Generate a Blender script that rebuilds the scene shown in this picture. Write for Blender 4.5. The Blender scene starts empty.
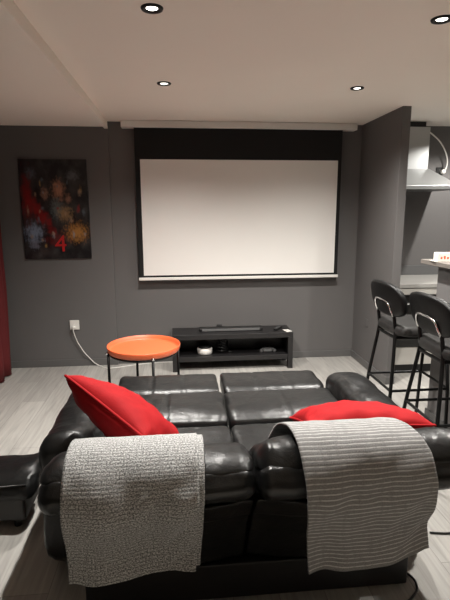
import bpy, bmesh, math, random
from mathutils import Vector, Matrix, noise
random.seed(4)
PI = math.pi
COL = bpy.context.scene.collection
scene = bpy.context.scene

# ------------------------------------------------------------------ materials
def hexlin(r, g, b):
    f = lambda c: (c/255/12.92) if c/255 <= .04045 else ((c/255+.055)/1.055)**2.4
    return (f(r), f(g), f(b), 1)

def new_mat(name):
    m = bpy.data.materials.new(name); m.use_nodes = True
    nt = m.node_tree
    return m, nt, nt.nodes['Principled BSDF']

def simple(name, col, rough=.5, metal=0.0, bump=0.0, bscale=200, var=0.0, vscale=5, coat=0.0, spec=.5):
    m, nt, p = new_mat(name)
    p.inputs['Base Color'].default_value = col
    p.inputs['Roughness'].default_value = rough
    p.inputs['Metallic'].default_value = metal
    p.inputs['Coat Weight'].default_value = coat
    p.inputs['Specular IOR Level'].default_value = spec
    tc = nt.nodes.new('ShaderNodeTexCoord')
    n = nt.nodes.new('ShaderNodeTexNoise'); n.inputs['Scale'].default_value = vscale
    n.inputs['Detail'].default_value = 5
    nt.links.new(tc.outputs['Object'], n.inputs['Vector'])
    mx = nt.nodes.new('ShaderNodeMix'); mx.data_type = 'RGBA'
    mx.inputs[6].default_value = tuple(c*(1-var) for c in col[:3])+(1,)
    mx.inputs[7].default_value = tuple(min(1, c*(1+var)) for c in col[:3])+(1,)
    nt.links.new(n.outputs['Fac'], mx.inputs[0])
    nt.links.new(mx.outputs[2], p.inputs['Base Color'])
    if bump:
        n2 = nt.nodes.new('ShaderNodeTexNoise'); n2.inputs['Scale'].default_value = bscale
        n2.inputs['Detail'].default_value = 4
        nt.links.new(tc.outputs['Object'], n2.inputs['Vector'])
        b = nt.nodes.new('ShaderNodeBump'); b.inputs['Strength'].default_value = bump
        b.inputs['Distance'].default_value = .004
        nt.links.new(n2.outputs['Fac'], b.inputs['Height'])
        nt.links.new(b.outputs['Normal'], p.inputs['Normal'])
    return m

M = {}
M['wall'] = simple('grey_wall_paint', (.112, .106, .104, 1), .7, bump=.15, bscale=220, var=.05, vscale=2)
M['wall_lit'] = simple('grey_wall_paint_lit', (.13, .124, .122, 1), .7, bump=.15, bscale=220, var=.05, vscale=2)  # same grey wall paint, lightened: stronger kitchen light put into the colour
M['baseboard'] = simple('grey_baseboard_paint', (.105, .102, .10, 1), .38, var=.04)
M['ceiling'] = simple('warm_white_ceiling_paint', (.91, .845, .765, 1), .9, bump=.08, bscale=150, var=.02, vscale=2)
M['screen'] = simple('matte_projection_fabric', (.74, .72, .69, 1), .95, var=.01)
M['blackfabric'] = simple('black_screen_border', (.004, .004, .004, 1), .9)
M['white'] = simple('white_plastic', (.72, .70, .66, 1), .4)
M['blackmetal'] = simple('black_powder_coated_metal', (.004, .004, .004, 1), .42, spec=.25, bump=.05, bscale=600)
M['blackwood'] = simple('black_wood_veneer', (.011, .010, .0105, 1), .42, bump=.1, bscale=90, var=.15, vscale=12)
M['blackplastic'] = simple('black_plastic', (.008, .008, .008, 1), .35)
M['greyplastic'] = simple('grey_plastic', (.12, .12, .12, 1), .45)
M['orange'] = simple('orange_lacquer', (.66, .125, .042, 1), .42, var=.04, vscale=6)
M['steel'] = simple('brushed_steel', (.46, .47, .47, 1), .36, metal=.85, bump=.04, bscale=300)
M['chrome'] = simple('chrome', (.8, .8, .8, 1), .15, metal=1)
M['cabinet'] = simple('pale_cabinet_front', (.55, .53, .49, 1), .4)
M['plinth'] = simple('black_plinth', (.01, .01, .01, 1), .5)
M['glass'] = simple('black_oven_glass', (.006, .006, .006, 1), .08, coat=.5)
M['worktop'] = simple('grey_oak_worktop', (.15, .133, .118, 1), .45, var=.25, vscale=14)
M['kworktop'] = simple('pale_worktop', (.36, .35, .33, 1), .35, var=.08, vscale=14)
M['curtain'] = simple('dark_red_curtain', (.10, .005, .006, 1), .85, bump=.2, bscale=300, var=.1, vscale=9)
M['rear'] = simple('plain_rear_wall', (.35, .33, .31, 1), .8)
M['seatfabric'] = simple('charcoal_faux_leather', (.026, .025, .024, 1), .55, spec=.35, bump=.3, bscale=160, var=.35, vscale=30)
M['blackpad'] = simple('black_faux_leather', (.004, .004, .004, 1), .42, spec=.2, bump=.25, bscale=180, var=.2, vscale=20)
M['carton'] = simple('white_carton', (.8, .77, .7, 1), .5)
M['cartonorange'] = simple('orange_print', (.75, .12, .03, 1), .5)
M['red'] = None

def leather():
    m, nt, p = new_mat('black_leather')
    p.inputs['Base Color'].default_value = (.006, .006, .006, 1)
    p.inputs['Roughness'].default_value = .36
    tc = nt.nodes.new('ShaderNodeTexCoord')
    v = nt.nodes.new('ShaderNodeTexVoronoi'); v.inputs['Scale'].default_value = 260
    n = nt.nodes.new('ShaderNodeTexNoise'); n.inputs['Scale'].default_value = 16; n.inputs['Detail'].default_value = 6
    n.inputs['Distortion'].default_value = .8
    r = nt.nodes.new('ShaderNodeTexNoise'); r.inputs['Scale'].default_value = 9; r.inputs['Detail'].default_value = 4
    for k in (v, n, r): nt.links.new(tc.outputs['Object'], k.inputs['Vector'])
    b1 = nt.nodes.new('ShaderNodeBump'); b1.inputs['Strength'].default_value = .14; b1.inputs['Distance'].default_value = .002
    b2 = nt.nodes.new('ShaderNodeBump'); b2.inputs['Strength'].default_value = .30; b2.inputs['Distance'].default_value = .012
    nt.links.new(v.outputs['Distance'], b1.inputs['Height'])
    nt.links.new(n.outputs['Fac'], b2.inputs['Height'])
    nt.links.new(b1.outputs['Normal'], b2.inputs['Normal'])
    nt.links.new(b2.outputs['Normal'], p.inputs['Normal'])
    mr = nt.nodes.new('ShaderNodeMapRange'); p.inputs['Specular IOR Level'].default_value = .42; mr.inputs['To Min'].default_value = .26; mr.inputs['To Max'].default_value = .40
    nt.links.new(r.outputs['Fac'], mr.inputs['Value']); nt.links.new(mr.outputs['Result'], p.inputs['Roughness'])
    return m
M['leather'] = leather()

def redfabric():
    m, nt, p = new_mat('red_velour')
    p.inputs['Roughness'].default_value = .75
    p.inputs['Specular IOR Level'].default_value = .12
    p.inputs['Sheen Tint'].default_value = (1, .2, .2, 1)
    tc = nt.nodes.new('ShaderNodeTexCoord')
    n = nt.nodes.new('ShaderNodeTexNoise'); n.inputs['Scale'].default_value = 18; n.inputs['Detail'].default_value = 6
    nt.links.new(tc.outputs['Object'], n.inputs['Vector'])
    mx = nt.nodes.new('ShaderNodeMix'); mx.data_type = 'RGBA'
    mx.inputs[6].default_value = (.22, .004, .006, 1); mx.inputs[7].default_value = (.31, .007, .009, 1)
    nt.links.new(n.outputs['Fac'], mx.inputs[0]); nt.links.new(mx.outputs[2], p.inputs['Base Color'])
    n2 = nt.nodes.new('ShaderNodeTexNoise'); n2.inputs['Scale'].default_value = 420
    nt.links.new(tc.outputs['Object'], n2.inputs['Vector'])
    b = nt.nodes.new('ShaderNodeBump'); b.inputs['Strength'].default_value = .2; b.inputs['Distance'].default_value = .003
    nt.links.new(n2.outputs['Fac'], b.inputs['Height']); nt.links.new(b.outputs['Normal'], p.inputs['Normal'])
    return m
M['red'] = redfabric()

def floor_mat():
    m, nt, p = new_mat('grey_oak_laminate')
    tc = nt.nodes.new('ShaderNodeTexCoord')
    mp = nt.nodes.new('ShaderNodeMapping'); mp.inputs['Rotation'].default_value = (0, 0, PI/2)
    nt.links.new(tc.outputs['Object'], mp.inputs['Vector'])
    br = nt.nodes.new('ShaderNodeTexBrick'); br.offset = .37
    br.inputs['Scale'].default_value = 1; br.inputs['Brick Width'].default_value = 1.28; br.inputs['Row Height'].default_value = .19
    br.inputs['Mortar Size'].default_value = .0016; br.inputs['Mortar Smooth'].default_value = .2
    br.inputs['Color1'].default_value = (.41, .397, .372, 1); br.inputs['Color2'].default_value = (.335, .322, .303, 1)
    br.inputs['Mortar'].default_value = (.22, .21, .20, 1)
    nt.links.new(mp.outputs['Vector'], br.inputs['Vector'])
    mp2 = nt.nodes.new('ShaderNodeMapping'); mp2.inputs['Scale'].default_value = (26, 1.6, 1)
    nt.links.new(tc.outputs['Object'], mp2.inputs['Vector'])
    n = nt.nodes.new('ShaderNodeTexNoise'); n.inputs['Scale'].default_value = 1.3; n.inputs['Detail'].default_value = 7
    n.inputs['Distortion'].default_value = 1.2
    nt.links.new(mp2.outputs['Vector'], n.inputs['Vector'])
    cr = nt.nodes.new('ShaderNodeValToRGB')
    cr.color_ramp.elements[0].position = .32; cr.color_ramp.elements[0].color = (.78, .775, .77, 1)
    cr.color_ramp.elements[1].position = .68; cr.color_ramp.elements[1].color = (1.08, 1.075, 1.065, 1)
    nt.links.new(n.outputs['Fac'], cr.inputs['Fac'])
    mx = nt.nodes.new('ShaderNodeMix'); mx.data_type = 'RGBA'; mx.blend_type = 'MULTIPLY'; mx.inputs[0].default_value = 1
    nt.links.new(br.outputs['Color'], mx.inputs[6]); nt.links.new(cr.outputs['Color'], mx.inputs[7])
    nt.links.new(mx.outputs[2], p.inputs['Base Color'])
    p.inputs['Roughness'].default_value = .48
    b = nt.nodes.new('ShaderNodeBump'); b.inputs['Strength'].default_value = .12; b.inputs['Distance'].default_value = .002
    nt.links.new(n.outputs['Fac'], b.inputs['Height']); nt.links.new(b.outputs['Normal'], p.inputs['Normal'])
    return m
M['floor'] = floor_mat()

def blanket_mat(name, base, light, stripe, n_rib, stripe_w, stripe_amt, speck, SC=260):
    """UV: u across (m), v along the cloth (m)"""
    m, nt, p = new_mat(name)
    p.inputs['Roughness'].default_value = .95
    p.inputs['Specular IOR Level'].default_value = .15
    uv = nt.nodes.new('ShaderNodeUVMap'); uv.uv_map = 'UVMap'
    def noise_(sc, det, sx, sy):
        mp = nt.nodes.new('ShaderNodeMapping'); mp.inputs['Scale'].default_value = (sx, sy, 1)
        nt.links.new(uv.outputs['UV'], mp.inputs['Vector'])
        n = nt.nodes.new('ShaderNodeTexNoise'); n.inputs['Scale'].default_value = sc; n.inputs['Detail'].default_value = det
        nt.links.new(mp.outputs['Vector'], n.inputs['Vector']); return n
    n1 = noise_(SC, 3, 1.0, 1.5)
    cr = nt.nodes.new('ShaderNodeValToRGB')
    cr.color_ramp.elements[0].position = .5-speck; cr.color_ramp.elements[0].color = base
    cr.color_ramp.elements[1].position = .5+speck; cr.color_ramp.elements[1].color = light
    nt.links.new(n1.outputs['Fac'], cr.inputs['Fac'])
    mp = nt.nodes.new('ShaderNodeMapping'); nt.links.new(uv.outputs['UV'], mp.inputs['Vector'])
    nd = noise_(14, 2, 1, 1)
    # stripes along u (bands in v)
    sx = nt.nodes.new('ShaderNodeSeparateXYZ'); nt.links.new(uv.outputs['UV'], sx.inputs['Vector'])
    ad = nt.nodes.new('ShaderNodeMath'); ad.operation = 'MULTIPLY_ADD'; ad.inputs[1].default_value = .005
    nt.links.new(nd.outputs['Fac'], ad.inputs[0]); nt.links.new(sx.outputs['Y'], ad.inputs[2])
    mu = nt.nodes.new('ShaderNodeMath'); mu.operation = 'MULTIPLY'; mu.inputs[1].default_value = n_rib
    nt.links.new(ad.outputs[0], mu.inputs[0])
    fr = nt.nodes.new('ShaderNodeMath'); fr.operation = 'FRACT'; nt.links.new(mu.outputs[0], fr.inputs[0])
    pg = nt.nodes.new('ShaderNodeMath'); pg.operation = 'PINGPONG'; pg.inputs[1].default_value = .5
    nt.links.new(fr.outputs[0], pg.inputs[0])
    mr = nt.nodes.new('ShaderNodeMapRange'); mr.interpolation_type = 'SMOOTHSTEP'
    mr.inputs['From Min'].default_value = stripe_w*.4; mr.inputs['From Max'].default_value = stripe_w
    mr.inputs['To Min'].default_value = stripe_amt; mr.inputs['To Max'].default_value = 0
    nt.links.new(pg.outputs[0], mr.inputs['Value'])
    # break the stripes up with yarn noise
    n3 = noise_(60, 3, 1, .35)
    mm = nt.nodes.new('ShaderNodeMapRange'); mm.inputs['From Min'].default_value = .3; mm.inputs['From Max'].default_value = .55
    mm.inputs['To Min'].default_value = .3
    nt.links.new(n3.outputs['Fac'], mm.inputs['Value'])
    mt = nt.nodes.new('ShaderNodeMath'); mt.operation = 'MULTIPLY'
    nt.links.new(mr.outputs['Result'], mt.inputs[0]); nt.links.new(mm.outputs['Result'], mt.inputs[1])
    mx = nt.nodes.new('ShaderNodeMix'); mx.data_type = 'RGBA'
    mx.inputs[7].default_value = stripe
    nt.links.new(mt.outputs[0], mx.inputs[0]); nt.links.new(cr.outputs['Color'], mx.inputs[6])
    nt.links.new(mx.outputs[2], p.inputs['Base Color'])
    b = nt.nodes.new('ShaderNodeBump'); b.inputs['Strength'].default_value = .3; b.inputs['Distance'].default_value = .003
    ad2 = nt.nodes.new('ShaderNodeMath'); ad2.operation = 'ADD'
    nt.links.new(pg.outputs[0], ad2.inputs[0]); nt.links.new(n1.outputs['Fac'], ad2.inputs[1])
    nt.links.new(ad2.outputs[0], b.inputs['Height']); nt.links.new(b.outputs['Normal'], p.inputs['Normal'])
    return m
M['blanketA'] = blanket_mat('light_grey_woven_wool', (.11, .109, .108, 1), (.52, .52, .51, 1), (.11, .109, .108, 1), 80, .2, .6, .10, 190)
M['blanketB'] = blanket_mat('grey_striped_wool', (.12, .118, .116, 1), (.30, .295, .29, 1), (.62, .61, .60, 1), 66, .16, .7, .25)

def emit(name, col, strength):
    m, nt, p = new_mat(name)
    p.inputs['Emission Color'].default_value = col
    p.inputs['Emission Strength'].default_value = strength
    return m
M['lens'] = emit('lit_lamp_lens', (1, .95, .86, 1), 9)

# ------------------------------------------------------------------ mesh helpers
def link(name, me, mat, parent=None, smooth=True, auto=None):
    o = bpy.data.objects.new(name, me); COL.objects.link(o)
    if mat: me.materials.append(mat)
    if smooth:
        for p in me.polygons: p.use_smooth = True
    if parent: o.parent = parent
    return o

def from_bm(name, bm, mat, parent=None, smooth=False):
    bmesh.ops.recalc_face_normals(bm, faces=bm.faces)
    me = bpy.data.meshes.new(name); bm.to_mesh(me); bm.free()
    return link(name, me, mat, parent, smooth)

def thing(name, label, cat, loc=(0, 0, 0), rz=0, group=None):
    o = bpy.data.objects.new(name, None); COL.objects.link(o)
    o.empty_display_size = .1
    o.location = loc; o.rotation_euler = (0, 0, rz)
    o['label'] = label; o['category'] = cat
    if group: o['group'] = group
    return o

def tag(o, label, cat, group=None):
    o['label'] = label; o['category'] = cat
    if group: o['group'] = group
    return o

def add_box(bm, x0, x1, y0, y1, z0, z1, bev=0.0, seg=2):
    r = bmesh.ops.create_cube(bm, size=1)
    vs = r['verts']
    for v in vs:
        v.co = Vector(((x0+x1)/2+v.co.x*(x1-x0), (y0+y1)/2+v.co.y*(y1-y0), (z0+z1)/2+v.co.z*(z1-z0)))
    if bev:
        es = list({e for v in vs for e in v.link_edges})
        bmesh.ops.bevel(bm, geom=es, offset=bev, segments=seg, affect='EDGES', profile=.5)

def box(name, x0, x1, y0, y1, z0, z1, mat, parent=None, bev=0.003):
    bm = bmesh.new(); add_box(bm, x0, x1, y0, y1, z0, z1, bev)
    return from_bm(name, bm, mat, parent)

def struct(o):
    o['kind'] = 'structure'; return o

def add_tube(bm, pts, r, n=10, closed=False, cap=True):
    pts = [Vector(p) for p in pts]; N = len(pts); rings = []
    up = None
    for i, p in enumerate(pts):
        if closed: t = (pts[(i+1) % N]-pts[i-1])
        else: t = pts[min(i+1, N-1)]-pts[max(i-1, 0)]
        t.normalize()
        if up is None:
            up = Vector((0, 0, 1)) if abs(t.z) < .9 else Vector((1, 0, 0))
        a = t.cross(up)
        if a.length < 1e-4: a = t.orthogonal()
        a.normalize(); b = a.cross(t).normalized(); up = b
        rr = r[i] if isinstance(r, (list, tuple)) else r
        rings.append([bm.verts.new(p+rr*(math.cos(2*PI*k/n)*a+math.sin(2*PI*k/n)*b)) for k in range(n)])
    for i in range(N if closed else N-1):
        A, B = rings[i], rings[(i+1) % N]
        for k in range(n): bm.faces.new((A[k], A[(k+1) % n], B[(k+1) % n], B[k]))
    if cap and not closed:
        bm.faces.new(rings[0]); bm.faces.new(list(reversed(rings[-1])))

def tube(name, pts, r, mat, parent=None, n=10, closed=False):
    bm = bmesh.new(); add_tube(bm, pts, r, n, closed)
    return from_bm(name, bm, mat, parent, True)

def smooth_path(pts, sub=6, closed=False):
    pts = [Vector(p) for p in pts]; N = len(pts); out = []
    rng = range(N) if closed else range(N-1)
    for i in rng:
        if closed: p0, p1, p2, p3 = pts[i-1], pts[i], pts[(i+1) % N], pts[(i+2) % N]
        else: p0, p1, p2, p3 = pts[max(i-1, 0)], pts[i], pts[i+1], pts[min(i+2, N-1)]
        for k in range(sub):
            t = k/sub
            out.append(.5*((2*p1)+(p2-p0)*t+(2*p0-5*p1+4*p2-p3)*t*t+(3*p1-p0-3*p2+p3)*t**3))
    if not closed: out.append(pts[-1])
    return out

def lathe(name, prof, mat, parent=None, n=40, loc=(0, 0, 0)):
    """prof: (r, z) list"""
    bm = bmesh.new(); rings = []
    for r, z in prof:
        if r < 1e-5: rings.append([bm.verts.new((loc[0], loc[1], loc[2]+z))])
        else: rings.append([bm.verts.new((loc[0]+r*math.cos(2*PI*k/n), loc[1]+r*math.sin(2*PI*k/n), loc[2]+z)) for k in range(n)])
    for A, B in zip(rings, rings[1:]):
        for k in range(n):
            if len(A) == 1 and len(B) == 1: continue
            if len(A) == 1: bm.faces.new((A[0], B[k], B[(k+1) % n]))
            elif len(B) == 1: bm.faces.new((A[k], A[(k+1) % n], B[0]))
            else: bm.faces.new((A[k], A[(k+1) % n], B[(k+1) % n], B[k]))
    o = from_bm(name, bm, mat, parent, True)
    return o

def puff(name, prof, a0, a1, r, mat, parent=None, axis='x', n=40, sub=5, wr=.004, wscale=9, grooves=(), endwr=0, seed=0, shape=None):
    """upholstered roll: closed profile (p, z) extruded along axis with rounded ends, wrinkles and stitched grooves"""
    pr = smooth_path([(p[0], p[1], 0) for p in prof], sub, True)
    pr = [Vector((p.x, p.y)) for p in pr]
    c = sum(pr, Vector((0, 0)))/len(pr)
    st = []
    K = 8
    for k in range(K):
        b = PI/2*(k/K)
        st.append((a0+r*(1-math.cos(b)), r*(1-math.sin(b))))
    for k in range(n+1): st.append((a0+r+(a1-a0-2*r)*k/n, 0))
    for k in reversed(range(K)):
        b = PI/2*(k/K)
        st.append((a1-r*(1-math.cos(b)), r*(1-math.sin(b))))
    bm = bmesh.new(); rings = []
    for a, ins in st:
        ring = []
        for i, p in enumerate(pr):
            d = c-p; L = d.length
            q = p+d/L*min(ins, L*.92)
            g = 0
            for ga, gw, gd in grooves: g += gd*math.exp(-((a-ga)/gw)**2)
            e = min(abs(a-a0), abs(a-a1))
            amp = wr+endwr*math.exp(-(e/.07)**2)
            nv = noise.noise(Vector((a*wscale*.8, q.x*wscale, q.y*wscale+seed*7.3)))
            nv2 = noise.noise(Vector((a*wscale*(3.5 if endwr else 2.4), q.x*wscale*2, q.y*wscale*2.2+seed*3.1)))
            q = q+d/L*(g+amp*(nv+.5*nv2))
            P = Vector((a, q.x, q.y)) if axis == 'x' else Vector((q.x, a, q.y))
            if shape: P = shape(P)
            ring.append(bm.verts.new(P))
        rings.append(ring)
    m = len(pr)
    for A, B in zip(rings, rings[1:]):
        for k in range(m): bm.faces.new((A[k], A[(k+1) % m], B[(k+1) % m], B[k]))
    bm.faces.new(rings[0]); bm.faces.new(list(reversed(rings[-1])))
    return from_bm(name, bm, mat, parent, True)

def mirror_dup(root, loc, rz, label, group=None):
    r = root.copy(); COL.objects.link(r); r.location = loc; r.rotation_euler = (0, 0, rz)
    r['label'] = label
    if group: r['group'] = group
    for ch in list(root.children):
        c = ch.copy(); COL.objects.link(c); c.parent = r
        for g in list(ch.children):
            d = g.copy(); COL.objects.link(d); d.parent = c
    return r

# ------------------------------------------------------------------ room shell
H = 2.4; H2 = 2.347; D = 4.785; DP = 4.757; XL = -.652; XR = 1.849; XR2 = 1.925; DE = 3.915
XW = -2.05; XK = 4.2; YB = -3.2
struct(box('floor', XW-.1, XK+.1, YB-.1, D+.1, -.1, 0, M['floor'], None, 0))
struct(box('ceiling', XW-.1, XK+.1, YB-.1, D+.1, H, H+.1, M['ceiling'], None, 0))
struct(box('ceiling_left', XW, XL, YB, DP, H2, H+.005, M['ceiling'], None, 0.002))
struct(box('trim_1', XL-.03, XL+.002, YB, DP, H2-.018, H2+.004, M['ceiling'], None, .002))
struct(box('wall_back', XL-.3, XR+.02, D, D+.1, 0, H, M['wall'], None, 0))
struct(box('wall_back_left', XW, XL, DP, D+.1, 0, H, M['wall'], None, 0.004))
struct(box('wall_kitchen', XR2-.02, XK, D, D+.1, 0, H, M['wall_lit'], None, 0))
struct(box('wall_right', XR, XR2, DE, D+.02, 0, H, M['wall'], None, 0.003))
struct(box('wall_left', XW-.1, XW, YB, D+.1, 0, H, M['wall'], None, 0))
struct(box('wall_far_right', XK, XK+.1, YB, D+.1, 0, H, M['wall_lit'], None, 0))
struct(box('wall_front', XW, XK, YB-.1, YB, 0, H, M['rear'], None, 0))
BH = .072; BT = .013
def base(name, x0, x1, y0, y1): struct(box(name, x0, x1, y0, y1, 0, BH, M['baseboard'], None, .004))
base('baseboard_back', XL, XR, D-BT, D)
base('baseboard_back_left', XW, XL, DP-BT, DP)
bm = bmesh.new()
add_box(bm, XR-BT, XR, DE-BT, D-BT, 0, BH, .004); add_box(bm, XR, XR2, DE-BT, DE, 0, BH, .004)
struct(from_bm('baseboard_right', bm, M['baseboard']))

# ------------------------------------------------------------------ ceiling spots
def spot(x, y, label):
    t = thing('recessed_spotlight', label, 'ceiling light', (x, y, H), 0, 'recessed ceiling spotlights')
    lathe('trim_ring', [(.024, .0), (.026, -.003), (.036, -.0085), (.045, -.007), (.048, -.001), (.048, .004), (.024, .004)], M['blackmetal'], t, 36)
    lathe('lamp_lens', [(0, -.0045), (.012, -.004), (.020, -.003), (.0245, -.001), (.0245, .003)], M['lens'], t, 28)
    return t
spot(-.093, 2.2, 'recessed black-ringed ceiling spotlight nearest the camera, above the left seat')
spot(-.078, 3.385, 'small recessed ceiling spotlight in front of the screen, beside the ceiling step')
spot(1.262, 3.395, 'small recessed ceiling spotlight in front of the screen, nearest the right partition wall')
spot(1.197, 2.203, 'recessed ceiling spotlight at the right edge of the photo, above the bar stools')

def lamp(name, x, y, z, energy, col, size=1.75, blend=.35, rad=.025, kind='SPOT', rot=(0, 0, 0)):
    l = bpy.data.lights.new(name, kind); l.energy = energy; l.color = col
    l.shadow_soft_size = rad
    if kind == 'SPOT': l.spot_size = size; l.spot_blend = blend
    o = bpy.data.objects.new(name, l); COL.objects.link(o); o.location = (x, y, z); o.rotation_euler = rot
    return o
NEU = (1, .965, .91)
SP = 215
for x in (-.088, 1.23):
    for y in (3.39, 2.2):
        lamp('spot_beam', x, y, H-.012, SP, NEU, 2.5, 1.0)
WARM = (1, .89, .76)
for x in (-1.3, -.09, 1.23):                       # added unseen fill behind the camera; its floor bounce lifts the ceiling
    for y in (-.5, -1.8):
        lamp('rear_fill_beam', x, y, H-.012, 215, WARM, 1.15, .5)
for y, e in ((3.92, 120), (2.2, 110)):
    lamp('kitchen_spot_beam', 2.82, y, H-.012, e, NEU, 2.6, .4)

# ------------------------------------------------------------------ projector screen
s = thing('projector_screen', 'large white pull-down projector screen with black borders on the grey back wall', 'projector screen', (.6, D-.05, 1.5))
def scr(name, x0, x1, y0, y1, z0, z1, mat, bev=.001):
    o = box(name, x0-.6, x1-.6, y0-(D-.05), y1-(D-.05), z0-1.5, z1-1.5, mat, s, bev); return o
scr('casing', -.52, 1.762, D-.105, D-.004, 2.335, 2.396, M['white'], .003)
scr('border', -.403, 1.622, D-.082, D-.079, .905, 2.34, M['blackfabric'])
scr('projection_surface', -.355, 1.586, D-.0835, D-.0815, .93, 2.047, M['screen'], 0)
scr('bottom_bar', -.405, 1.63, D-.094, D-.068, .882, .91, M['white'], .004)

# ------------------------------------------------------------------ poster (abstract stand-in)
def poster_mat():
    m, nt, p = new_mat('glossy_poster_print')
    p.inputs['Roughness'].default_value = .3
    tc = nt.nodes.new('ShaderNodeTexCoord')
    g = tc.outputs['Generated']
    n = nt.nodes.new('ShaderNodeTexNoise'); n.inputs['Scale'].default_value = 7; n.inputs['Detail'].default_value = 8
    nt.links.new(g, n.inputs['Vector'])
    cur = nt.nodes.new('ShaderNodeValToRGB')
    cur.color_ramp.elements[0].position = .4; cur.color_ramp.elements[0].color = (.006, .005, .006, 1)
    cur.color_ramp.elements[1].position = .75; cur.color_ramp.elements[1].color = (.05, .045, .045, 1)
    nt.links.new(n.outputs['Fac'], cur.inputs['Fac'])
    last = cur.outputs['Color']
    def blob(cx, cz, rx, rz, col, amt, nsc, rot=0):
        nonlocal last
        mp = nt.nodes.new('ShaderNodeMapping'); mp.vector_type = 'TEXTURE'
        mp.inputs['Location'].default_value = (cx, .5, cz); mp.inputs['Rotation'].default_value = (0, rot, 0)
        mp.inputs['Scale'].default_value = (rx, 50, rz)
        nt.links.new(g, mp.inputs['Vector'])
        ln = nt.nodes.new('ShaderNodeVectorMath'); ln.operation = 'LENGTH'; nt.links.new(mp.outputs['Vector'], ln.inputs[0])
        n = nt.nodes.new('ShaderNodeTexNoise'); n.inputs['Scale'].default_value = nsc; n.inputs['Detail'].default_value = 7
        nt.links.new(g, n.inputs['Vector'])
        a = nt.nodes.new('ShaderNodeMath'); a.operation = 'MULTIPLY_ADD'; a.inputs[1].default_value = 1.8; a.inputs[2].default_value = -.9
        nt.links.new(n.outputs['Fac'], a.inputs[0])
        a2 = nt.nodes.new('ShaderNodeMath'); a2.operation = 'ADD'
        nt.links.new(ln.outputs['Value'], a2.inputs[0]); nt.links.new(a.outputs[0], a2.inputs[1])
        mr = nt.nodes.new('ShaderNodeMapRange'); mr.interpolation_type = 'SMOOTHSTEP'
        mr.inputs['From Min'].default_value = .1; mr.inputs['From Max'].default_value = 1.1
        mr.inputs['To Min'].default_value = amt; mr.inputs['To Max'].default_value = 0
        nt.links.new(a2.outputs[0], mr.inputs['Value'])
        mx = nt.nodes.new('ShaderNodeMix'); mx.data_type = 'RGBA'; mx.inputs[7].default_value = col
        nt.links.new(mr.outputs['Result'], mx.inputs[0]); nt.links.new(last, mx.inputs[6]); last = mx.outputs[2]
    blob(.17, .86, .09, .07, (.10, .12, .14, 1), .6, 30)
    blob(.78, .84, .12, .06, (.14, .15, .16, 1), .6, 30)
    blob(.25, .48, .40, .10, (.22, .010, .009, 1), .9, 16, .75)
    blob(.10, .62, .10, .32, (.22, .01, .01, 1), .7, 14)
    blob(.56, .70, .12, .13, (.42, .20, .12, 1), .85, 26)
    blob(.36, .66, .08, .08, (.34, .18, .12, 1), .8, 30)
    blob(.70, .61, .06, .06, (.32, .17, .11, 1), .8, 34)
    blob(.52, .52, .12, .14, (.12, .15, .15, 1), .8, 40)
    blob(.64, .46, .14, .10, (.36, .22, .10, 1), .7, 34)
    blob(.80, .27, .22, .13, (.40, .18, .045, 1), .85, 34)
    blob(.17, .27, .17, .13, (.22, .27, .36, 1), .85, 24)
    blob(.16, .15, .10, .07, (.18, .19, .24, 1), .7, 36)
    blob(.50, .20, .24, .10, (.20, .012, .01, 1), .35, 22)
    for k in range(26):
        blob(random.uniform(.08, .92), random.uniform(.12, .8), random.uniform(.015, .04), random.uniform(.02, .06), random.choice([(.30, .20, .13, 1), (.10, .13, .15, 1), (.34, .20, .06, 1), (.02, .02, .02, 1), (.22, .02, .02, 1), (.25, .26, .28, 1)]), .75, 30)
    nt.links.new(last, p.inputs['Base Color'])
    return m
M['poster'] = poster_mat()
ps = thing('wall_poster', 'dark portrait poster print with red, orange and blue artwork on the left grey wall', 'poster', (-1.178, DP, 1.576))
box('print', -.316, .316, -.018, -.0005, -.471, .471, M['poster'], ps, .001)
fc = bpy.data.curves.new('numeral', 'FONT'); fc.body = '4'; fc.size = .23; fc.extrude = .0012; fc.align_x = 'CENTER'
fo = bpy.data.objects.new('tmp', fc); COL.objects.link(fo)
dg = bpy.context.evaluated_depsgraph_get()
me = bpy.data.meshes.new_from_object(fo.evaluated_get(dg)); bpy.data.objects.remove(fo)
me.materials.clear()
nm = link('numeral', me, simple('red_numeral_ink', (.42, .012, .012, 1), .4), ps, False)
nm.location = (.03, -.0192, -.40); nm.rotation_euler = (PI/2, 0, 0)
nm['label'] = 'dark red numeral 4 printed low on the poster'

# ------------------------------------------------------------------ curtain
bm = bmesh.new(); NU = 70; NV = 14; vs = []
for j in range(NV+1):
    z = .012+(H2-.06-.012)*j/NV
    for i in range(NU+1):
        u = i/NU; y = 3.35+u*(4.655-3.35)
        x = -1.69+.045*math.sin(u*44+.5*math.sin(z*1.3))+.012*noise.noise(Vector((u*9, z*2, 0)))
        vs.append(bm.verts.new((x, y, z)))
for j in range(NV):
    for i in range(NU):
        a = j*(NU+1)+i; bm.faces.new((vs[a], vs[a+1], vs[a+NU+2], vs[a+NU+1]))
cu = from_bm('curtain', bm, M['curtain'], None, True)
sm = cu.modifiers.new('thickness', 'SOLIDIFY'); sm.thickness = .006
tag(cu, 'dark red floor-length curtain at the left edge of the room', 'curtain')

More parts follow.
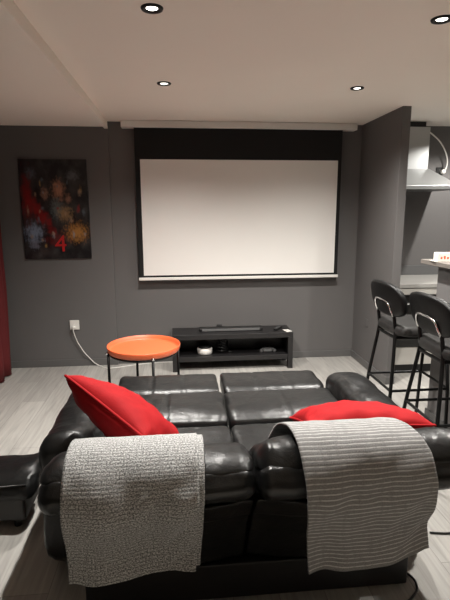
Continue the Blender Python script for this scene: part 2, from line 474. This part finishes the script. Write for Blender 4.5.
# ------------------------------------------------------------------ socket on the left wall with white cord
so = thing('wall_socket', 'square white wall socket with a plug, low on the left wall', 'wall socket', (-1.07, DP, .43))
box('face_plate', -.046, .046, -.012, 0, -.046, .052, M['white'], so, .004)
lathe_o = lathe('plug', [(0, .045), (.017, .045), (.021, .038), (.021, .0), (0, 0)], M['white'], so, 20, (0, 0, 0))
lathe_o.rotation_euler = (PI/2, 0, 0); lathe_o.location = (-.004, -.01, -.015)
cord = smooth_path([(-1.074, DP-.05, .405), (-1.074, DP-.05, .37), (-1.05, DP-.03, .27), (-1.02, DP-.03, .21), (-.985, DP-.03, .15), (-.93, DP-.028, .08),
                    (-.885, DP-.03, .032), (-.82, DP-.06, .006), (-.72, DP-.13, .005), (-.45, D-.07, .005), (-.2, 4.7635, .005), (.1, 4.7635, .005), (.3, 4.7635, .005)], 8)
tag(tube('power_cord', cord, .0045, M['white'], None, 8), 'thin white cord hanging from the wall socket to the floor', 'cable')
bm = bmesh.new(); add_box(bm, XR-.006, XR, 4.38, 4.47, .42, .50, .003)
tag(from_bm('cover_plate', bm, M['wall']), 'blank grey cover plate low on the right partition wall', 'cover plate')

# ------------------------------------------------------------------ tv bench
tb = thing('tv_bench', 'low black wooden TV bench with an open shelf, below the screen', 'TV bench', (.51, 4.60, 0))
def tbx(name, x0, x1, y0, y1, z0, z1, bev=.003): return box(name, x0-.51, x1-.51, y0-4.6, y1-4.6, z0, z1, M['blackwood'], tb, bev)
X0, X1, Y0, Y1 = -.088, 1.112, 4.445, 4.755
tbx('top_panel', X0, X1, Y0, Y1, .322, .372)
tbx('shelf', X0+.052, X1-.052, Y0+.005, Y1-.01, .098, .146)
tbx('back_panel', X0+.052, X1-.052, Y1-.02, Y1-.008, .146, .322, .001)
for xa in (X0, X1-.05):
    for ya in (Y0, Y1-.05):
        tbx('leg', xa, xa+.05, ya, ya+.05, 0, .322)
for xa in (X0, X1-.05): tbx('side_panel', xa+.004, xa+.046, Y0+.05, Y1-.05, .098, .322, .001)

TZ = .372
b = thing('soundbar', 'long flat black soundbar lying on top of the TV bench', 'soundbar', (.50, 4.60, TZ))
box('body', -.32, .32, -.045, .045, .0, .034, M['blackplastic'], b, .008)
box('speaker_grille', -.29, .29, -.0475, -.043, .006, .028, M['greyplastic'], b, .001)
box('end_cap', .30, .322, -.046, .046, -.0, .035, M['blackwood'], b, .004)
k = thing('media_sensor', 'tiny black sensor box standing behind the soundbar', 'sensor', (.395, 4.71, TZ))
box('body', -.03, .03, -.012, .012, 0, .035, M['blackplastic'], k, .006)
box('stand', -.02, .02, -.018, .018, 0, .006, M['greyplastic'], k, .002)
k = thing('remote_control', 'black remote control lying at the right end of the TV bench', 'remote control', (.985, 4.60, TZ), 1.0)
box('body', -.075, .075, -.019, .019, 0, .018, M['blackplastic'], k, .006)
bm = bmesh.new()
for i in range(6):
    for j in (-1, 0, 1): add_box(bm, -.055+i*.02-.004, -.055+i*.02+.004, j*.010-.003, j*.010+.003, .0175, .0205, .001, 1)
from_bm('buttons', bm, M['greyplastic'], k)
k = thing('paper_tag', 'small white card lying on the front right corner of the TV bench', 'card', (1.068, 4.515, TZ), .25)
box('card', -.03, .03, -.045, .045, 0, .004, M['white'], k, .001)
box('print_line', -.02, .02, -.004, .004, .0035, .0046, M['greyplastic'], k, 0)
SH = .146
k = thing('white_media_box', 'round white media box with a black lid on the TV bench shelf', 'media box', (.235, 4.575, SH))
lathe('body', [(0, 0), (.068, 0), (.076, .008), (.078, .05), (.072, .062), (0, .062)], M['white'], k, 36)
lathe('lid', [(0, .061), (.062, .061), (.066, .068), (.058, .082), (.03, .09), (0, .092)], M['blackplastic'], k, 32)
k = thing('game_controller', 'dark grey game controller lying at the right end of the TV bench shelf', 'game controller', (.875, 4.58, SH))
puff('body', [(-.04, .006), (-.03, .03), (.0, .036), (.03, .03), (.04, .012), (.0, .004)], -.05, .05, .02, M['greyplastic'], k, n=8, wr=0)
for sx in (-1, 1):
    tube('grip', smooth_path([(sx*.04, 0, .02), (sx*.062, -.02, .018), (sx*.07, -.05, .015)], 4), [.018]*8+[.012], M['greyplastic'], k)
    lathe('thumb_stick', [(0, .05), (.008, .05), (.009, .046), (.004, .042), (.004, .032), (0, .032)], M['blackplastic'], k, 14, (sx*.025, 0, 0))
k = thing('cable_coil', 'loose coil of black cable beside the white box on the TV bench shelf', 'cable', (.42, 4.60, SH))
cp = []
for i in range(70):
    a = i*.36; r = .045+.012*math.sin(i*.7)
    cp.append((r*1.3*math.cos(a), r*math.sin(a), .008+.0016*i*(1+.25*math.sin(a*2))))
tube('coil', cp, .006, M['blackplastic'], k, 8)
box('connector', .05, .085, -.045, -.02, 0, .02, M['blackplastic'], k, .003)

# ------------------------------------------------------------------ tray table
tt = thing('tray_table', 'round orange tray table on thin black legs, in front of the screen', 'side table', (-.300, 3.70, 0))
lathe('tray', [(0, .468), (.26, .468), (.276, .470), (.283, .480), (.287, .507), (.290, .508), (.2915, .505), (.287, .474), (.279, .460), (.26, .456), (0, .456)], M['orange'], tt, 64)
bm = bmesh.new(); add_tube(bm, [(.268*math.cos(2*PI*k/48), .268*math.sin(2*PI*k/48), .447) for k in range(48)], .008, 8, True)
from_bm('top_ring', bm, M['blackmetal'], tt, True)
bm = bmesh.new(); add_tube(bm, [(.268*math.cos(2*PI*k/48), .268*math.sin(2*PI*k/48), .012) for k in range(48)], .008, 8, True)
from_bm('floor_ring', bm, M['blackmetal'], tt, True)
for kx, ky in ((.272, .085), (.085, -.272), (-.272, -.085), (-.085, .272)):
    lg = tube('leg', [(kx, ky, .004), (kx, ky, .20), (kx, ky, .47)], .011, M['blackmetal'], tt)
    tube('clip', [(kx*1.035, ky*1.035, .455), (kx*1.035, ky*1.035, .472)], .010, M['chrome'], lg, 10)

# ------------------------------------------------------------------ bar stools
def oval_pad(name, w, h, th, fn, mat, parent, nexp=3.6, n=44, rings=9):
    """rounded-rectangle cushion: fn(u, v, t) -> Vector with u,v in metres and t the signed half thickness offset"""
    bm = bmesh.new(); allr = []
    def outline(a):
        c, s_ = math.cos(a), math.sin(a)
        return (math.copysign(abs(c)**(2/nexp), c)*w/2, math.copysign(abs(s_)**(2/nexp), s_)*h/2)
    prof = [(math.sin(PI/2*k/rings), math.cos(PI/2*k/rings)) for k in range(rings+1)]
    seq = []
    for k in range(1, rings+1):
        q = k/rings
        sc = 1-(1-q**.0)*0
    ks = [i/rings for i in range(1, rings+1)]
    path = [(1-(1-math.sin(PI/2*q))*1.0, max(0, 1-q**5)**.5) for q in ks]     # from centre to rim, top
    full = [(q, t) for q, t in path]+[(q, -t) for q, t in reversed(path[:-1])]
    top = bm.verts.new(fn(0, 0, th/2))
    for q, t in full:
        allr.append([bm.verts.new(fn(outline(2*PI*k/n)[0]*q, outline(2*PI*k/n)[1]*q, t*th/2)) for k in range(n)])
    bot = bm.verts.new(fn(0, 0, -th/2))
    for k in range(n):
        bm.faces.new((top, allr[0][k], allr[0][(k+1) % n])); bm.faces.new((bot, allr[-1][(k+1) % n], allr[-1][k]))
    for A, B in zip(allr, allr[1:]):
        for k in range(n): bm.faces.new((A[k], A[(k+1) % n], B[(k+1) % n], B[k]))
    return from_bm(name, bm, mat, parent, True)

def make_stool(label, loc):
    t = thing('bar_stool', label, 'bar stool', loc, 0, 'black bar stools at the counter')
    oval_pad('seat', .42, .42, .075, lambda u, v, w: Vector((.005+u, v*(1-.05*u/.2), .768+w+.006*math.cos(u*9)*math.cos(v*9))), M['seatfabric'], t)
    def bk(u, v, w):
        zz = .968+v
        return Vector((-.215-.22*v+w+.42*u*u, u, zz))
    br = oval_pad('backrest', .50, .235, .048, bk, M['blackpad'], t, 2.7)
    # steel bracket on the back of the backrest
    pth = smooth_path([(-.203, .125, .86), (-.222, .120, .90), (-.236, .10, .945), (-.243, .05, .96), (-.245, 0, .962), (-.243, -.05, .96), (-.236, -.10, .945), (-.222, -.120, .90), (-.203, -.125, .86)], 5)
    tube('back_bracket', pth, .007, M['chrome'], t, 8)
    for s_ in (-1, 1):
        tube('leg', smooth_path([(-.252, s_*.222, .0), (-.220, s_*.185, .36), (-.186, s_*.130, .72), (-.190, s_*.125, .80), (-.203, s_*.125, .89)], 5), .012, M['blackmetal'], t)
        tube('leg', [(.186, s_*.205, .0), (.186, s_*.18, .36), (.175, s_*.135, .725)], .012, M['blackmetal'], t)
    bm = bmesh.new()
    add_tube(bm, [(-.186, -.130, .715), (-.186, .130, .715), (.176, .136, .715), (.176, -.136, .715)], .012, 8, True)
    from_bm('seat_frame', bm, M['blackmetal'], t)
    bm = bmesh.new()
    for a_, b_ in (((-.220, -.185), (-.220, .185)), ((-.220, .185), (.19, .18)), ((.19, .18), (.19, -.18)), ((.19, -.18), (-.220, -.185))):
        add_tube(bm, [(a_[0], a_[1], .36), (b_[0], b_[1], .36)], .0095, 8)
    from_bm('footrest', bm, M['blackmetal'], t)
    return t
st1 = make_stool('black padded bar stool further from the camera, nearest the partition wall', (1.615, 3.06, 0))
mirror_dup(st1, (1.645, 2.53, 0), 0, 'black padded bar stool nearer the camera, cut by the right edge of the photo')

# ------------------------------------------------------------------ bar counter
bc = thing('bar_counter', 'tall bar counter with grey side panel and oak top beside the bar stools', 'bar counter', (1.95, 2.2, 0))
box('side_panel', 1.86-1.95, 1.985-1.95, .6-2.2, 3.215-2.2, 0, 1.168, M['wall_lit'], bc, .003)
box('worktop', 1.80-1.95, 2.42-1.95, .5-2.2, 3.36-2.2, 1.168, 1.20, M['worktop'], bc, .003)
box('skirting', 1.848-1.95, 1.862-1.95, .6-2.2, 3.227-2.2, 0, BH, M['baseboard'], bc, .003)
box('bracket', 1.835-1.95, 1.862-1.95, 2.80-2.2, 2.90-2.2, 1.08, 1.168, M['blackmetal'], bc, .003)
cb = thing('carton', 'small white and orange carton lying on the bar counter', 'carton', (1.90, 3.17, 1.20), -.15)
box('box_body', -.085, .085, -.04, .04, 0, .062, M['carton'], cb, .002)
box('orange_end', .012, .0855, -.0408, .0408, 0, .0628, M['cartonorange'], cb, .002)
for k in range(3): box('red_print', -.066+k*.022, -.054+k*.022, -.0412, -.039, .020, .034+.006*(k % 2), M['cartonorange'], cb, 0)
box('flap', -.110, -.084, -.039, .039, .002, .005, M['carton'], cb, .0005)

# ------------------------------------------------------------------ kitchen
hd = thing('cooker_hood', 'stainless steel chimney cooker hood behind the partition wall', 'cooker hood', (2.31, D, 0))
hx = 2.31
box('chimney', 2.19-hx, 2.425-hx, 4.52-D, 0, 1.95, 2.345, M['steel'], hd, .002)
bm = bmesh.new()
lo = [(2.0-hx, 4.28-D, 1.785), (2.63-hx, 4.28-D, 1.785), (2.63-hx, 0, 1.785), (2.0-hx, 0, 1.785)]
hi = [(2.18-hx, 4.51-D, 1.955), (2.435-hx, 4.51-D, 1.955), (2.435-hx, 0, 1.955), (2.18-hx, 0, 1.955)]
A = [bm.verts.new(p) for p in lo]; B = [bm.verts.new(p) for p in hi]
for k in range(4): bm.faces.new((A[k], A[(k+1) % 4], B[(k+1) % 4], B[k]))
bm.faces.new(list(reversed(A))); bm.faces.new(B)
from_bm('canopy', bm, M['steel'], hd)
box('lip', 2.0-hx, 2.63-hx, 4.278-D, 0, 1.752, 1.787, M['steel'], hd, .002)
box('filter', 2.04-hx, 2.59-hx, 4.32-D, -.05, 1.748, 1.754, M['greyplastic'], hd, .001)
box('vent_duct', 2.215-hx, 2.40-hx, 4.56-D, -.01, 2.345, 2.398, M['plinth'], hd, .002)
ks = thing('hood_socket', 'small black wall socket beside the cooker hood chimney', 'wall socket', (2.69, D, 1.955))
box('face_plate', -.035, .03, -.014, 0, -.04, .04, M['blackplastic'], ks, .004)
lo_ = lathe('plug', [(0, .05), (.017, .05), (.022, .042), (.022, 0), (0, 0)], M['white'], ks, 18); lo_.rotation_euler = (PI/2, 0, 0); lo_.location = (.025, -.012, -.005)
hp = smooth_path([(2.43, 4.62, 2.335), (2.50, 4.63, 2.30), (2.60, 4.66, 2.24), (2.68, 4.69, 2.16), (2.725, 4.71, 2.08), (2.735, 4.72, 2.01), (2.718, 4.722, 1.955)], 6)
tube('power_cord', [p-Vector((hx, D, 0)) for p in hp], .007, M['white'], hd, 8)

FY = 4.17
oc = thing('oven_cabinet', 'pale kitchen base cabinet with built-in black oven, under the hood', 'kitchen cabinet', (2.25, 4.45, 0))
def kb(name, x0, x1, y0, y1, z0, z1, mat, par, bev=.002): return box(name, x0-2.25, x1-2.25, y0-4.45, y1-4.45, z0, z1, mat, par, bev)
kb('carcass', 1.945, 2.545, FY+.02, D-.005, .09, .842, M['cabinet'], oc)
kb('plinth', 1.945, 2.545, FY+.05, FY+.07, 0, .09, M['plinth'], oc)
kb('drawer', 1.948, 2.542, FY, FY+.019, .092, .265, M['cabinet'], oc)
ov = kb('oven', 1.948, 2.542, FY-.012, FY+.019, .272, .775, M['glass'], oc)
tube('oven_handle', [(-.26, FY-4.45-.045, .70), (.26, FY-4.45-.045, .70)], .009, M['steel'], ov)
kb('control_panel', 1.948, 2.542, FY-.006, FY+.019, .78, .838, M['cabinet'], oc)
dc = thing('base_cabinet', 'pale kitchen base cabinet to the right of the oven', 'kitchen cabinet', (2.85, 4.45, 0))
def kc(name, x0, x1, y0, y1, z0, z1, mat, par, bev=.002): return box(name, x0-2.85, x1-2.85, y0-4.45, y1-4.45, z0, z1, mat, par, bev)
kc('carcass', 2.55, 3.15, FY+.02, D-.005, .09, .842, M['cabinet'], dc)
kc('plinth', 2.55, 3.15, FY+.05, FY+.07, 0, .09, M['plinth'], dc)
dd = kc('door', 2.552, 3.148, FY, FY+.019, .092, .838, M['cabinet'], dc)
tube('handle', [(-.24, FY-4.45-.03, .55), (-.24, FY-4.45-.03, .75)], .006, M['steel'], dd)
kw = box('kitchen_worktop', 1.93, 3.6, FY-.02, D-.002, .845, .883, M['kworktop'], None, .003)
tag(kw, 'pale kitchen worktop running along the wall below the cooker hood', 'worktop')
us = box('worktop_upstand', 1.93, 3.6, D-.016, D-.001, .884, .985, M['greyplastic'], None, .002)
tag(us, 'low grey upstand along the back of the kitchen worktop', 'upstand')

# ------------------------------------------------------------------ sofa
SX = .235
sf = thing('recliner_sofa', 'black leather two-seat recliner sofa with footrests extended, seen from behind', 'sofa', (SX, 2.1, 0))
def S(prof): return [(p-2.1, z) for p, z in prof]
L = M['leather']
seatL = (-.64, -.004); seatR = (.004, .645)
FARPAD = S([(2.635, .47), (2.665, .505), (2.76, .515), (2.90, .512), (2.97, .495), (2.985, .45), (2.95, .41), (2.80, .40), (2.66, .41)])
MIDPAD = S([(2.23, .48), (2.26, .515), (2.36, .53), (2.52, .528), (2.60, .515), (2.635, .475), (2.60, .41), (2.44, .39), (2.26, .41)])
SEAT = S([(1.70, .40), (1.72, .46), (1.85, .485), (2.05, .495), (2.17, .50), (2.215, .48), (2.225, .42), (2.18, .37), (1.95, .34), (1.75, .34)])
for i, (a, b) in enumerate((seatL, seatR)):
    mid = (a+b)/2
    g2 = [(a+.22, .006, .009), (b-.22, .006, .009)]
    g1 = [(mid+.0, .006, .010)]
    puff('seat_cushion', SEAT, a, b, .035, L, sf, wr=.006, wscale=6, grooves=g1, endwr=.004, seed=i+1)
    mp = puff('footrest_pad', MIDPAD, a, b, .035, L, sf, wr=.006, wscale=7, grooves=g1, endwr=.014, seed=i+3)
    puff('footrest_end', FARPAD, a+.01, b-.01, .03, L, sf, wr=.004, wscale=7, grooves=g2, endwr=.010, seed=i+5)
    # footrest mechanism beneath
    for xx in (a+.08, b-.08): box('footrest_arm', xx-.012, xx+.012, 2.25-2.1, 2.85-2.1, .33, .39, M['blackmetal'], sf, .003)
BACKF = S([(1.57, .70), (1.65, .66), (1.71, .56), (1.77, .47), (1.73, .42), (1.64, .43), (1.53, .56), (1.49, .62), (1.52, .68)])
HEADT = S([(1.66, .63), (1.60, .705), (1.51, .757), (1.42, .765), (1.36, .737), (1.375, .715), (1.44, .68), (1.55, .63)])
HEADB = S([(1.375, .737), (1.345, .715), (1.328, .68), (1.345, .64), (1.40, .612), (1.50, .60), (1.57, .66), (1.48, .72)])
REARP = S([(1.39, .595), (1.405, .565), (1.455, .49), (1.48, .475), (1.56, .33), (1.635, .185), (1.68, .165), (1.70, .21), (1.60, .45), (1.52, .58)])
heads = ((-.690, -.004, 0.0), (.006, .760, .035))
def rise(dz):
    return lambda P: Vector((P.x, P.y, P.z+dz*max(0, min(1, (P.z-.735)/.04))))
for i, (a, b, dz) in enumerate(heads):
    bp = puff('backrest', BACKF, a+.03, b-.01 if i == 0 else b-.03, .04, L, sf, wr=.006, wscale=6, grooves=[((a+b)/2, .006, .009)], endwr=.004, seed=i+7, shape=rise(dz))
    puff('headrest', HEADT, a, b, .055, L, bp, wr=.006, wscale=8, endwr=.012, seed=i+11, shape=rise(dz))
    puff('back_bolster', HEADB, a, b, .045, L, bp, wr=.005, wscale=7, endwr=.012, seed=i+15, shape=rise(dz))
    def vfold(P, a=a, b=b, i=i):
        e = (b-P.x) if i == 0 else (P.x-a)
        d = .022*math.exp(-(e/.10)**2)
        return Vector((P.x, P.y+d, P.z+.012*math.exp(-(e/.16)**2)))
    rp = puff('rear_panel', REARP, a+(.07 if i == 0 else .002), b-.002 if i == 0 else b-.13, .012, L, sf, wr=.006, wscale=5, endwr=.006, seed=i+19, shape=vfold)
ARM = [(-.105, .08), (-.105, .42), (-.115, .55), (-.09, .615), (-.03, .635), (.05, .632), (.10, .60), (.11, .53), (.10, .40), (.10, .08)]
for sgn in (-1, 1):
    cx = sgn*.725
    pr = [(cx+p*(-sgn) if False else cx+p*sgn*-1, z) for p, z in ARM]
    def armshape(P):
        # the arm top falls away towards its front end
        f = max(0, (P.y-(2.45-2.1))/.2)
        d = -.05*f*f if P.z > .3 else 0
        w = .010*math.sin(P.y*26)*max(0, P.z-.5)/.1
        return Vector((P.x, P.y, P.z+d+.3*w))
    puff('armrest', pr, 1.83-2.1, 2.65-2.1, .07, L, sf, axis='y', wr=.007, wscale=7, endwr=.012, seed=31+sgn, shape=armshape)
# base
box('base', -.60, .60, 1.78-2.1, 2.20-2.1, .07, .34, M['blackpad'], sf, .01)
box('base_skirt', -.63, .69, 1.645-2.1, 1.70-2.1, .008, .165, M['blackwood'], sf, .006)
for xx in (-.57, .57):
    for yy in (1.72, 2.5):
        tube('foot', [(xx if yy < 2 else xx*1.27, yy-2.1, 0), (xx if yy < 2 else xx*1.27, yy-2.1, .09)], .022, M['blackplastic'], sf)

# ------------------------------------------------------------------ low padded leather stool left of the sofa
lt = thing('leather_footstool', 'low black leather padded footstool on the floor left of the sofa back', 'footstool', (-1.05, 2.32, -.0))
TOPC = [(-.150, .175), (-.165, .225), (-.145, .262), (-.10, .283), (0, .292), (.08, .283), (.12, .262), (.135, .22), (.12, .175), (0, .165)]
puff('padded_top', TOPC, -.40, .325, .06, L, lt, wr=.008, wscale=10, endwr=.016, seed=41, n=26)
for zz in (.205, .25): tube('piping', [(-.36, -.163, zz), (-.1, -.166, zz), (.1, -.166, zz), (.285, -.160, zz)], .005, L, lt, 8)
box('body', -.38, .265, -.145, .10, .05, .185, simple('charcoal_leather_side', (.035, .034, .033, 1), .45, bump=.1, bscale=160), lt, .012)
for xx in (-.33, .21):
    for yy in (-.10, .07): tube('foot', [(xx, yy, 0), (xx, yy, .055)], .018, M['blackplastic'], lt)

# ------------------------------------------------------------------ throw blankets
def blanket(name, path, xa, xb, mat, label, seed, skew, dz=0, extra=None):
    pth = smooth_path([(p[0], p[1], 0) for p in path], 8)
    # arc length
    s_ = [0]
    for a, b in zip(pth, pth[1:]): s_.append(s_[-1]+(b-a).length)
    tot = s_[-1]
    bm = bmesh.new(); uvl = bm.loops.layers.uv.new('UVMap')
    NX = 54
    def layer(xa, xb, off, sd, sub_tot):
        rows = []
        for i, p in enumerate(pth):
            q = s_[i]/tot
            t = (pth[min(i+1, len(pth)-1)]-pth[max(i-1, 0)]).normalized()
            nrm = Vector((t.y, -t.x))       # outward
            if nrm.x > 0 and p.y < .7: nrm = -nrm
            row = []
            for j in range(NX+1):
                u = j/NX
                l, r = xa(q), xb(q)
                x = l+(r-l)*u
                hang = max(0, min(1, (q-.50)/.2))
                f = .042*hang*noise.noise(Vector((x*5.5, q*3.2+sd, sd)))+.016*hang*noise.noise(Vector((x*12+q*5, q*6, sd+4)))
                f += .004*noise.noise(Vector((x*16, q*16, sd)))
                edge = .012*math.exp(-(min(u, 1-u)/.03)**2)*(hang*.6+.4)
                yy = p.x-abs(off)*0+nrm.x*(f+off)-edge*.2
                zz = p.y+nrm.y*(f+off)*.5+dz
                if hang > 0: yy = min(yy, p.x+.006+.020*max(0, min(1, (q-.66)/.1)))
                zz += skew(u, q)*max(0, (q-.45)/.55)
                v = bm.verts.new((x, yy, zz)); row.append((v, x, s_[i]))
            rows.append(row)
        for A, B in zip(rows, rows[1:]):
            for j in range(NX):
                f = bm.faces.new((A[j][0], A[j+1][0], B[j+1][0], B[j][0]))
                for lp, src in zip(f.loops, (A[j], A[j+1], B[j+1], B[j])): lp[uvl].uv = (src[1], src[2])
    layer(xa, xb, 0, seed, tot)
    if extra: layer(extra[0], extra[1], extra[2], seed+9, tot)
    me = bpy.data.meshes.new(name); bm.to_mesh(me); bm.free()
    o = link(name, me, mat)
    so_ = o.modifiers.new('thickness', 'SOLIDIFY'); so_.thickness = .007; so_.offset = 0
    tag(o, label, 'blanket')
    return o
BP = [(1.70, .62), (1.65, .70), (1.59, .757), (1.50, .797), (1.41, .796), (1.345, .755), (1.306, .69), (1.305, .62), (1.335, .53), (1.345, .46), (1.33, .39)]
lerp = lambda a, b, t: a+(b-a)*t
blanket('throw_blanket', BP, lambda q: lerp(-.372, -.368, q), lambda q: lerp(.040, .030, q)+.012*math.sin(q*PI),
        M['blanketA'], 'light grey woven throw blanket draped over the left seat back', 3, lambda u, q: lerp(.014, .036, u)-.012*math.sin(u*PI),
        extra=(lambda q: lerp(-.30, -.30, q), lambda q: lerp(.060, .046, q)+.012*math.sin(q*PI), -.010))
BP2 = [(1.70, .64), (1.65, .70), (1.59, .75), (1.50, .79), (1.41, .792), (1.345, .757), (1.304, .69), (1.303, .62), (1.335, .52), (1.345, .45), (1.33, .37)]
blanket('throw_blanket', BP2, lambda q: lerp(.335, .405, q)-.03*math.sin(q*PI)*0, lambda q: lerp(.66, .80, min(1, q*1.9)**.75)+.06*max(0, q-.55),
        M['blanketB'], 'darker grey throw blanket with thin white stripes draped over the right seat back', 12, lambda u, q: lerp(-.035, .02, u)-.02*math.sin(u*PI), dz=.033)

# ------------------------------------------------------------------ red cushions
def pillow(name, w, h, th, mat, label, mtx, seed, ears=.0):
    N = 34
    t = bpy.data.objects.new(name, None); COL.objects.link(t)
    t.matrix_world = mtx; tag(t, label, 'cushion'); t['group'] = 'red cushions on the sofa'
    bm = bmesh.new(); g = {}
    def pos(u, v, side):
        pin = 1-.10*(1-v*v)**1.0*abs(u)**6 if False else 1
        x = u*w/2*(1-.085*(1-v*v)*abs(u)**2)
        y = v*h/2*(1-.085*(1-u*u)*abs(v)**2)
        c = ((1-u**2)*(1-v**2))
        z = side*th/2*(max(c, 0)**.42)
        e = 1-max(abs(u), abs(v))
        wr = (.010+.014*math.exp(-e*6))*noise.noise(Vector((x*11, y*11, side*3+seed)))+.004*noise.noise(Vector((x*28, y*28, side*2+seed)))
        if e < 1e-6: wr = 0
        return Vector((x, y, z+wr*min(1, e*6)*1.3))
    for side in (1, -1):
        for i in range(N+1):
            for j in range(N+1):
                u = math.sin((2*i/N-1)*PI/2); v = math.sin((2*j/N-1)*PI/2)
                rim = i in (0, N) or j in (0, N)
                if rim and side == -1: g[(i, j, -1)] = g[(i, j, 1)]; continue
                g[(i, j, side)] = bm.verts.new(pos(u, v, side))
        for i in range(N):
            for j in range(N):
                bm.faces.new((g[(i, j, side)], g[(i+1, j, side)], g[(i+1, j+1, side)], g[(i, j+1, side)]))
    cv = from_bm('cover', bm, mat, t, True)
    rim = []
    for k in range(4*N):
        s_, r = divmod(k, N); q = math.sin((2*r/N-1)*PI/2)
        u, v = ((q, -1), (1, q), (-q, 1), (-1, -q))[s_]
        rim.append(pos(u, v, 1))
    bm = bmesh.new(); add_tube(bm, rim, .006, 8, True); from_bm('piping', bm, mat, t, True)
    return t

def frame(o, ex, ey):
    ex = Vector(ex).normalized(); ey = Vector(ey); ey = (ey-ex*ey.dot(ex)).normalized(); ez = ex.cross(ey)
    m = Matrix((ex, ey, ez)).transposed().to_4x4(); m.translation = Vector(o); return m
# left cushion: stands on edge diagonally between armrest and seat back; top edge runs ex
ex = Vector((.322, -.300, -.13)).normalized(); dn = Vector((.49, .557, -.67))
m = frame((0, 0, 0), ex, -dn)
m.translation = Vector((-.477, 1.855, .915))+m.to_3x3()@Vector((.245, -.245, 0))
pillow('red_cushion', .47, .47, .205, M['red'], 'plain red cushion standing on edge behind the light grey blanket', m, 1)
m = frame((.785, 1.935, .612), (1, -.07, -.01), (.05, 1, -.36))
pillow('red_cushion', .54, .40, .18, M['red'], 'plain red cushion lying flat behind the striped blanket, across the right armrest', m, 5)

# ------------------------------------------------------------------ floor cables
tag(tube('sofa_cable', smooth_path([(.942, 1.76, .006), (.945, 1.72, .006), (.962, 1.69, .006), (.968, 1.655, .006), (.955, 1.615, .006), (.925, 1.585, .006), (.87, 1.55, .006), (.80, 1.53, .006)], 8), .005, M['blackplastic'], None, 8),
    'black power cable looping on the floor behind the sofa', 'cable')
tag(tube('floor_cable', smooth_path([(1.19, 1.945, .006), (1.224, 1.937, .006), (1.30, 1.93, .006), (1.45, 1.96, .006), (1.7, 1.93, .006)], 6), .005, M['blackplastic'], None, 8),
    'black cable lying on the floor to the right of the sofa', 'cable')

# ------------------------------------------------------------------ camera, world, view
cam = bpy.data.cameras.new('camera'); co = bpy.data.objects.new('camera', cam); COL.objects.link(co)
pi_, ya, ro = .1853, .0964, -.0036
fw = Vector((math.sin(ya)*math.cos(pi_), math.cos(ya)*math.cos(pi_), -math.sin(pi_)))
rt = Vector((math.cos(ya), -math.sin(ya), 0)); up = rt.cross(fw)
rt2 = rt*math.cos(ro)+up*math.sin(ro); up2 = up*math.cos(ro)-rt*math.sin(ro)
mm = Matrix((rt2, up2, -fw)).transposed().to_4x4(); mm.translation = Vector((0, 0, 1.5512))
co.matrix_world = mm
cam.sensor_fit = 'VERTICAL'; cam.sensor_height = 36; cam.lens = 469.87/600*36; cam.clip_start = .02
scene.camera = co
w = bpy.data.worlds.new('world'); scene.world = w; w.use_nodes = True
w.node_tree.nodes['Background'].inputs['Color'].default_value = (.02, .018, .016, 1)
w.node_tree.nodes['Background'].inputs['Strength'].default_value = 1
scene.view_settings.view_transform = 'Standard'; scene.view_settings.look = 'None'
scene.view_settings.exposure = .1; scene.view_settings.gamma = 1; scene.view_settings.use_curve_mapping = False
